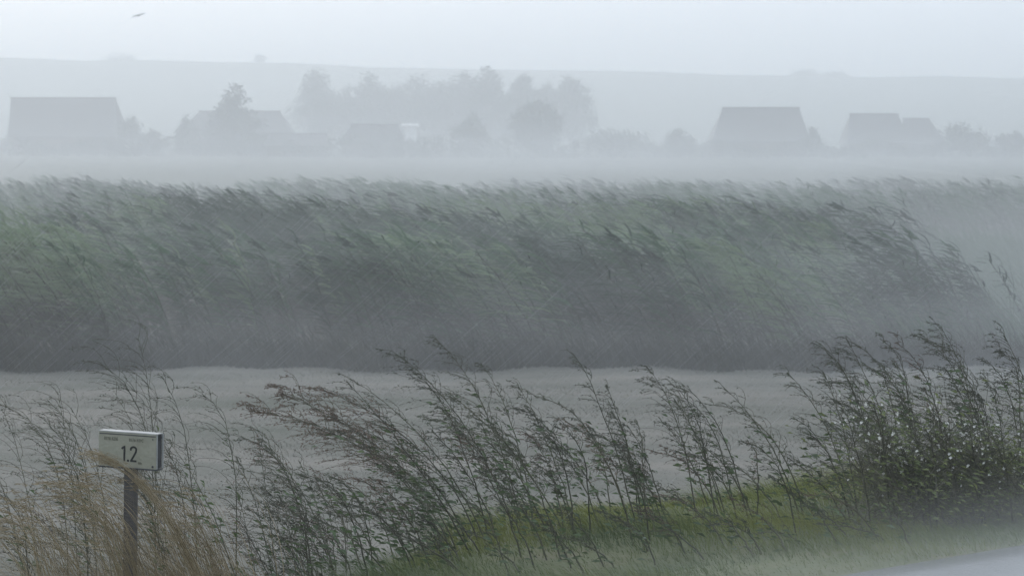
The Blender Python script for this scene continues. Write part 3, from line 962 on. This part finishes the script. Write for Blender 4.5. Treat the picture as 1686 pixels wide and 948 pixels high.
# ------------------------------------------------------------------ weeds
def weed(label, bx, Y, tx, ty, seed, dens=1.0, leafy=0.4, bush=1.0, group=None, name='seeding_weed', cat='weed', curve=0.5, head=0.62, blossoms=0, leaf_len=0.036, seedsize=1.0, leaf_mat='weed_leaf', seed_mat='weed_seed', hook=None):
    """A tall weed rooted at photo column bx at distance Y, its tip blown to photo point (tx, ty)."""
    rg = random.Random(seed)
    x = (bx - 843) / FPX * Y
    zb = H1(x, Y)
    root = tag(empty(name, (x, Y, zb)), label, cat, group)
    tip = at(tx, ty, Y + rg.uniform(-0.25, 0.25)) - Vector((x, Y, zb))
    L = tip.length
    st, sd_, lf = MB(), MB(), MB()
    n = 10
    # stem leaves the ground steeply and bends over towards the tip
    c1 = Vector((tip.x * (0.5 - 0.42 * curve), tip.y * 0.3, tip.z * (0.5 + 0.16 * curve)))
    hk = rg.choice((0.0, 0.3, 0.7, 1.4)) if hook is None else hook
    path = []
    for i in range(n + 1):
        t = i / n
        p = c1 * (2 * t * (1 - t)) + tip * (t * t)
        p += Vector((-0.10, 0, -0.09)) * (hk * L * (t ** 5 - t))
        p += Vector((rg.uniform(-1, 1), rg.uniform(-1, 1), 0)) * 0.005 * (0 < i < n)
        path.append(p)
    st.tube([path[0] + Vector((0, 0, -0.05))] + path, [0.0042] + [0.0042 * (1 - 0.78 * i / n) for i in range(n + 1)], 5)

    def on(t):
        f = min(t, 0.9999) * n; i = int(f); return path[i].lerp(path[i + 1], f - i), (path[i + 1] - path[i]).normalized()
    wind = Vector((-1, 0, 0.1))
    nb = int((20 + 9 * rg.random()) * (0.55 + 0.45 * dens) * (0.6 + 0.5 * L))
    for j in range(nb):
        t = (1 - head) + head * (j + rg.random()) / nb
        p, d0 = on(t)
        side = -1 if rg.random() < 0.58 else 1
        ang = rg.uniform(-1, 1)
        d = (d0 * 0.75 + Vector((side * 0.6, ang * 0.8, 0.35))).normalized()
        bl = L * bush * rg.uniform(0.11, 0.30) * (1.15 - 0.75 * (t - (1 - head)) / head)
        k = 6
        bp = [p]; q = p.copy()
        for i in range(k):
            d = (d + wind * (0.10 + 0.12 * i) * rg.uniform(0.3, 1.6) + Vector((0, 0, 0.05 - 0.07 * i)) + Vector((rg.gauss(0, 0.16), rg.gauss(0, 0.16), rg.gauss(0, 0.18)))).normalized()
            q = q + d * (bl / k); bp.append(q.copy())
        st.tube(bp, [0.0014 * (1 - 0.65 * i / k) for i in range(k + 1)], 3)
        twigs = [bp]
        for _ in range(int(rg.random() * 2.2 + dens * 0.6)):        # side twigs
            i = rg.randint(1, k - 2)
            d = ((bp[i + 1] - bp[i]).normalized() + wind * 0.5 + Vector((rg.gauss(0, 0.3), rg.gauss(0, 0.4), rg.gauss(0.1, 0.45)))).normalized()
            tw = [bp[i]]; q = bp[i].copy()
            for e in range(3):
                d = (d + wind * 0.25 * rg.random() + Vector((0, 0, -0.08 * e))).normalized()
                q = q + d * bl * rg.uniform(0.07, 0.14); tw.append(q.copy())
            st.tube(tw, [0.0009, 0.0008, 0.0006, 0.0004], 3)
            twigs.append(tw)
        for tw in twigs:
            k2 = len(tw) - 1
            m = int(rg.uniform(3, 7) * (0.5 + 1.6 * bl) * dens) + 2
            for _ in range(m):
                f = rg.random() ** 0.6 * k2 * 0.9999; i = int(f)
                q = tw[i].lerp(tw[i + 1], f - i)
                dd = ((tw[i + 1] - tw[i]).normalized() * 0.6 + wind * 0.4 + Vector((rg.gauss(0, 0.5), rg.gauss(0, 0.5), rg.gauss(0, 0.6)))).normalized()
                sd_.leaf(q, dd, seedsize * rg.uniform(0.007, 0.020), seedsize * rg.uniform(0.0018, 0.0040), Vector((0.2, -1, rg.uniform(-0.6, 0.6))))
    for _ in range(int(8 * dens)):
        q, d0 = on(0.93 + 0.07 * rg.random())
        sd_.leaf(q, d0 + wind * 0.7 + Vector((0, rg.gauss(0, 0.3), rg.gauss(0, 0.35))), seedsize * rg.uniform(0.012, 0.026), 0.0045, Vector((0, -1, 0.2)))
    nl = int(46 * leafy * (0.5 + L))
    for j in range(nl):
        t = rg.uniform(0.08, 1.02 - head * 0.45)
        p, d0 = on(t)
        d = (d0 * 0.5 + wind * rg.uniform(0.3, 1.3) + Vector((rg.uniform(-0.3, 0.6), rg.uniform(-1, 1), rg.uniform(-0.5, 0.5)))).normalized()
        ll = leaf_len * rg.uniform(0.6, 1.5)
        q = p + Vector((rg.gauss(0, 0.012), rg.gauss(0, 0.02), rg.gauss(0, 0.01))) * (1 + 3 * bush * leafy)
        if (q - p).length > 0.012:
            st.tube([p, q], [0.001, 0.0007], 3)
        # blade in two pieces so that it bends
        sidev = d.cross(Vector((0.1, -1, rg.uniform(-0.8, 0.8)))).normalized() * ll * rg.uniform(0.10, 0.17)
        d2 = (d + wind * 0.5 + Vector((0, 0, -0.35))).normalized()
        m1 = q + d * ll * 0.5; e1 = m1 + d2 * ll * 0.5
        b_ = len(lf.v)
        lf.v += [tuple(q), tuple(m1 + sidev), tuple(e1), tuple(m1 - sidev)]
        lf.f += [(b_, b_ + 1, b_ + 3), (b_ + 1, b_ + 2, b_ + 3)]; lf.mi += [0, 0]
    st.build('stem', 'weed_stem', root)
    if sd_.f: sd_.build('seed_head', seed_mat, root)["kind"] = 'stuff'
    if lf.f: lf.build('leaves', leaf_mat, root)["kind"] = 'stuff'
    for j in range(blossoms):
        p, d0 = on(rg.uniform(0.45, 1.0))
        q = p + Vector((rg.gauss(0, 0.05), rg.gauss(-0.02, 0.04), rg.gauss(0, 0.045)))
        bl = MB()
        st2 = rg.uniform(0.0042, 0.0100)
        ax = Vector((rg.uniform(-1, 0.2), -0.6 + rg.uniform(-0.5, 0.3), rg.uniform(-0.2, 0.8))).normalized()
        u = ax.cross(Vector((0.3, 0.2, 1))).normalized(); vv = ax.cross(u)
        bl.tube([p - q, Vector((0, 0, 0))], [0.0008, 0.0008], 3, 1)
        np_ = rg.choice((4, 5, 5))
        for a in range(np_):
            an = 6.283 * a / np_ + rg.uniform(-0.2, 0.2)
            dd = u * math.cos(an) + vv * math.sin(an) + ax * rg.uniform(0.1, 0.6) + Vector((-0.35, 0, -0.1))
            bl.leaf(Vector((0, 0, 0)), dd, st2 * rg.uniform(0.8, 1.4), st2 * 0.9, ax, 0, 0.15)
        o = bl.build('blossom', ['petal', 'weed_stem'], root)
        o.location = q
    return root


MARKS = [(40, "at the left edge"), (130, "left of the sign"), (215, "behind the sign post"), (300, "right of the sign box"), (400, "right of the straw"),
         (500, "under the low left plumes"), (590, "left of the green strip"), (680, "under the blown plumes"), (770, "under the tallest slender stem"),
         (860, "just right of the tallest slender stem"), (950, "under the straight dark stem"), (1040, "right of the straight dark stem"),
         (1130, "under the combed flat tip"), (1220, "beside the russet upright"), (1310, "under the twin arches"), (1400, "at the left flank of the bank"),
         (1480, "under the spiky heads"), (1560, "under the highest right tip"), (1640, "near the right edge")]


def mark(px):
    return min(MARKS, key=lambda m: abs(m[0] - px))[1]


# every stem the photograph lets one follow: root column, distance, tip, density, leafiness
W = [
    # label, bx, Y, tx, ty, dens, leafy, bush, curve
    ("faint tall weed rising behind the marker sign, tip left of the other", 236, 11.6, 163, 596, 0.9, 0.2, 1.0, 0.5),
    ("faint tallest weed directly above the marker sign", 262, 11.8, 228, 556, 0.9, 0.2, 1.0, 0.4),
    ("thin weed just right of the tallest weed above the marker", 318, 11.2, 268, 622, 0.7, 0.2, 0.8, 0.5),
    ("thin weed with hooked tip right of the marker sign", 372, 10.9, 322, 640, 0.7, 0.25, 0.8, 0.6),
    ("green leafy weed stem leaning out right of the marker box", 420, 10.0, 278, 726, 0.5, 1.1, 0.7, 0.35),
    ("bent weed arching to a drooping tip left of the marker sign", 150, 10.4, 82, 662, 0.5, 0.2, 0.8, 1.0),
    ("thin weed stem drooping left at the far left, higher one", 96, 10.8, 8, 668, 0.7, 0.3, 1.0, 0.8),
    ("low arched weed between the left edge and the marker sign", 128, 10.2, 52, 706, 0.5, 0.3, 0.9, 1.0),
    ("weed at the left edge of the picture below the arched ones", 64, 10.3, -18, 742, 0.8, 0.5, 1.0, 0.7),
    ("small weed low in front of the left edge", 30, 10.0, -10, 800, 0.8, 0.6, 1.0, 0.6),
    ("seeding weed leaning left, first of the clump right of the straw", 520, 10.9, 392, 716, 1.2, 0.6, 1.1, 0.6),
    ("seeding weed leaning left, second of the clump right of the straw", 560, 10.7, 442, 742, 1.1, 0.7, 1.1, 0.6),
    ("short leafy weed at the foot of the clump right of the straw", 600, 10.4, 505, 800, 0.9, 0.9, 1.0, 0.5),
    ("heavy brownish plume blown far left, lowest of the centre-left plumes", 735, 11.0, 412, 676, 3.6, 0.5, 1.35, 0.75),
    ("heavy brownish plume blown far left, middle of the centre-left plumes", 752, 11.3, 462, 646, 3.4, 0.4, 1.3, 0.75),
    ("heavy brownish plume blown far left, uppermost of the centre-left plumes", 790, 11.5, 528, 640, 2.8, 0.4, 1.2, 0.7),
    ("weed with dark leafy flank below the three blown plumes", 735, 10.8, 560, 712, 1.6, 1.3, 1.1, 0.5),
    ("tall weed with fanned tip, left of the two tallest in the centre", 850, 11.8, 652, 582, 1.9, 0.4, 1.2, 0.45),
    ("tallest slender weed in the centre with a single combed tip", 862, 11.9, 716, 556, 1.3, 0.3, 0.9, 0.5),
    ("weed with hooked tip just right of the tallest slender one", 880, 11.9, 792, 598, 1.2, 0.3, 0.9, 0.5),
    ("short faint weed tip in front of the meadow edge, left of the tall centre stems", 800, 11.6, 566, 618, 0.9, 0.2, 0.8, 0.5),
    ("dark dense weed in the middle of the centre clump", 905, 11.3, 700, 690, 1.8, 1.0, 1.1, 0.4),
    ("leafy upright weed in the lower centre over the green grass", 745, 10.7, 640, 770, 1.0, 1.2, 0.9, 0.4),
    ("weed leaning left with its tip under the tallest centre stems", 930, 11.5, 742, 648, 1.6, 0.6, 1.1, 0.45),
    ("broad seeding weed right of the tallest centre stems", 950, 11.4, 852, 632, 1.5, 0.5, 1.0, 0.45),
    ("straight dark weed standing clear with a curled tip, centre right", 1052, 11.2, 944, 582, 0.9, 0.15, 0.7, 0.25),
    ("short side weed leaning beside the straight dark one", 1040, 11.1, 880, 652, 1.1, 0.4, 0.8, 0.4),
    ("thin weed with forked tip right of the straight dark one", 1062, 11.3, 998, 632, 0.7, 0.2, 0.7, 0.4),
    ("pale blurred weed with combed flat tip right of centre", 1150, 11.8, 1066, 604, 1.4, 0.2, 1.1, 0.6),
    ("soft weed beside the combed flat tip, slightly lower", 1180, 11.8, 1102, 628, 1.0, 0.2, 1.0, 0.6),
    ("thin leaning weed with sparse seeds, left of the twin arching stems", 1238, 11.4, 1126, 634, 0.6, 0.2, 0.8, 0.35),
    ("upper of the twin arching stems left of the flowering bank", 1322, 11.2, 1188, 634, 0.9, 0.3, 0.9, 0.6),
    ("lower of the twin arching stems left of the flowering bank", 1330, 11.0, 1160, 664, 0.8, 0.3, 0.9, 0.6),
    ("dry russet weed standing upright near the middle of the green strip", 1248, 10.8, 1232, 728, 0.5, 0.1, 0.5, 0.1),
    ("weed at the left end of the right-hand thicket with drooping tip", 1420, 11.4, 1296, 612, 1.1, 0.4, 1.0, 0.4),
    ("weed with rounded dark head, first tall one of the right-hand thicket", 1455, 11.5, 1362, 580, 1.8, 0.4, 1.1, 0.5),
    ("weed with spiky head, second tall one of the right-hand thicket", 1500, 11.5, 1396, 560, 1.5, 0.4, 1.1, 0.5),
    ("thin upright weed poking above the right-hand thicket", 1500, 11.4, 1450, 558, 0.9, 0.2, 0.7, 0.3),
    ("weed of the right-hand thicket under the upright one", 1530, 11.3, 1430, 606, 1.5, 0.6, 1.1, 0.4),
    ("wide dark seed head curving over, left of the bare arching stem on the right", 1640, 11.5, 1518, 556, 1.9, 0.4, 1.25, 0.6),
    ("bare arching stem with the highest tip on the right", 1655, 11.6, 1550, 540, 1.3, 0.2, 1.0, 0.6),
    ("dense weed below the highest tip on the right", 1650, 11.3, 1560, 610, 1.8, 0.7, 1.1, 0.45),
    ("thin weed near the right edge between two dark heads", 1690, 11.4, 1612, 590, 0.8, 0.3, 0.8, 0.4),
    ("dark weed head cut by the right edge, upper one", 1745, 11.5, 1652, 548, 1.5, 0.3, 1.1, 0.5),
    ("dark weed cut by the right edge, lower one", 1742, 11.3, 1668, 620, 1.3, 0.5, 1.1, 0.5),
    ("dark leafy weed in the low saddle of the right-hand thicket", 1480, 11.2, 1375, 660, 1.5, 1.2, 1.1, 0.4),
    ("leafy weed at the left flank of the flowering bank", 1405, 11.0, 1310, 690, 1.2, 1.0, 1.0, 0.4),
]
for i, (lb, bx, Y, tx, ty, dn, lfy, bs, cv) in enumerate(W):
    weed(lb, bx, Y, tx, ty, 100 + i, seed_mat='weed_russet' if 'plume blown' in lb or 'russet' in lb else 'weed_seed', dens=dn * 0.72, leafy=lfy * 0.9, bush=bs, curve=cv, group="tall weeds on the verge")

# companions that the photograph does not let one tell apart
EXTRA = [
    ((1430, 1690), (1340, 1660), (560, 660), 13, "crowded seeding weed of the right-hand thicket", "crowded weeds of the right-hand thicket", 1.2, 0.35),
    ((740, 960), (560, 880), (600, 740), 9, "crowded seeding weed of the centre stand", "crowded weeds of the centre stand", 1.1, 0.35),
    ((980, 1240), (930, 1150), (640, 740), 10, "crowded thin seeding weed", "crowded weeds right of the straight stem", 0.9, 0.3),
    ((430, 600), (380, 520), (700, 820), 10, "crowded seeding weed over the meadow", "crowded weeds beside the straw", 0.9, 0.5),
    ((100, 330), (30, 280), (640, 760), 9, "thin faint weed stem", "thin weeds around the marker", 0.5, 0.25),
]
se = 900
for (ba, ta, ya, n, lb, gp, dn, lfy) in EXTRA:
    for i in range(n):
        f = (i + rnd.random()) / n
        bx = ba[0] + (ba[1] - ba[0]) * f + rnd.uniform(-25, 25)
        tx = ta[0] + (ta[1] - ta[0]) * f + rnd.uniform(-30, 30)
        weed(lb + ' ' + mark(tx + 30), bx, rnd.uniform(10.9, 12.2), tx, rnd.uniform(*ya), se, seed_mat=rnd.choice(('weed_seed',) * 5 + ('weed_russet',)), dens=dn * rnd.uniform(0.6, 1.2), leafy=lfy, bush=rnd.uniform(0.8, 1.2), curve=rnd.uniform(0.2, 0.7), group=gp)
        se += 1

# shorter filling weeds between them
FILL = [
    (480, 720, 880, 780, 16, "short blown weed in the low tangle", "short weeds in the centre-left tangle", 0.9, 1.0),
    (720, 1060, 800, 690, 13, "short blown weed in the dark tangle", "short weeds in the centre tangle", 1.2, 0.9),
    (1040, 1400, 820, 720, 11, "short dark weed in the green strip fringe", "short weeds in the right-centre fringe", 0.8, 0.7),
    (600, 1480, 905, 800, 26, "low thin weed in front of the strip", "low weeds in front of the green strip", 0.5, 0.5),
    (20, 480, 900, 760, 10, "short weed among the straw", "short weeds among the straw", 0.7, 0.7),
]
sd0 = 400
for (xa, xb, yb, yt, n, lb, gp, dn, lfy) in FILL:
    for i in range(n):
        bx = xa + (xb - xa) * (i + rnd.random()) / n
        Y = rnd.uniform(10.2, 11.9) if 'in front' not in lb else rnd.uniform(9.7, 10.5)
        ty = rnd.uniform(yt, yb - 20)
        weed(lb + ' ' + mark(bx), bx + 40, Y, bx - rnd.uniform(30, 90), ty, sd0, seed_mat=rnd.choice(('weed_seed',) * 5 + ('weed_russet',)), dens=dn, leafy=lfy * 0.6, bush=1.1, curve=0.5, group=gp, name='short_weed')
        sd0 += 1

# flowering bank on the right
for i in range(26):
    bx = 1400 + 300 * (i + rnd.random()) / 26
    Y = rnd.uniform(10.4, 11.1)
    weed("low white-blossomed weed in the flowering bank " + mark(bx), bx + 30, Y, bx - rnd.uniform(0, 50), rnd.uniform(668, 760), 700 + i, dens=0.35, leafy=2.6, bush=1.3, leaf_mat='bank_leaf', curve=0.3, group="white flowering weeds at the right", name='flowering_weed', cat='flower', blossoms=rnd.randint(7, 12), leaf_len=0.027)

# ------------------------------------------------------------------ bird and rain
bp = at(228, 26, 210)
bird = MB()
pts = [(-0.62, 0.05, -0.10), (-0.30, -0.02, 0.04), (0, -0.06, 0.03), (0.30, -0.02, 0.08), (0.66, 0.05, 0.06)]
chord = [0.03, 0.13, 0.17, 0.13, 0.03]
for sgn in (1, -1):
    bird.quad_strip([Vector((x, y - c, z + 0.012 * sgn)) for (x, y, z), c in zip(pts, chord)], [Vector((x, y + c, z)) for (x, y, z), c in zip(pts, chord)])
bird.tube([Vector((0, -0.42, 0.02)), Vector((0, -0.3, 0.03)), Vector((0, -0.1, 0.02)), Vector((0, 0.2, 0.01)), Vector((0, 0.42, 0.0))], [0.012, 0.05, 0.085, 0.06, 0.02], 7)
bo = bird.build('bird', 'feather')
bo.location = bp; bo.rotation_euler = (R(20), R(-12), R(20))
tag(bo, "faint bird gliding high in the pale upper left sky", 'bird')

g = np.random.default_rng(77)
n = 9000
Yd = 9.0 + 34.0 * g.uniform(0, 1, n) ** 0.75
X = g.uniform(-0.27, 0.27, n) * Yd
Zt = CAM.z + g.uniform(-0.20, 0.005, n) * Yd
gh = height(X, Yd)
k = Zt > gh + 0.3
X, Yd, Zt = X[k], Yd[k], Zt[k]
n = len(X)
Lr = g.uniform(0.25, 0.75, n) * (0.5 + Yd / 28)
r_ = (0.00009 + 0.00028 * g.uniform(0, 1, n) ** 2) * (0.4 + Yd / 16)
dv = np.stack([-0.74 + g.normal(0, 0.04, n), g.normal(0, 0.08, n), -0.67 + g.normal(0, 0.04, n)], 1)
dv /= np.linalg.norm(dv, axis=1)[:, None]
c0 = np.stack([X, Yd, Zt], 1)
u = np.cross(dv, np.array([0, 1.0, 0])); u /= np.linalg.norm(u, axis=1)[:, None]
v2 = np.cross(dv, u)
mid = c0 + dv * (Lr * 0.6)[:, None]
V = np.stack([c0] + [mid + (u * math.cos(a) + v2 * math.sin(a)) * r_[:, None] for a in (0, 2.094, 4.189)] + [c0 + dv * Lr[:, None]], 1)
f = np.array([[0, 1, 2], [0, 2, 3], [0, 3, 1], [4, 2, 1], [4, 3, 2], [4, 1, 3]])
F = (np.arange(n)[:, None, None] * 5 + f[None]).reshape(-1, 3)
rain = raw_mesh('rain', V.reshape(-1, 3), F, ['rain'], None, 'stuff')
tag(rain, "fine slanting rain driven from the right", "rain")
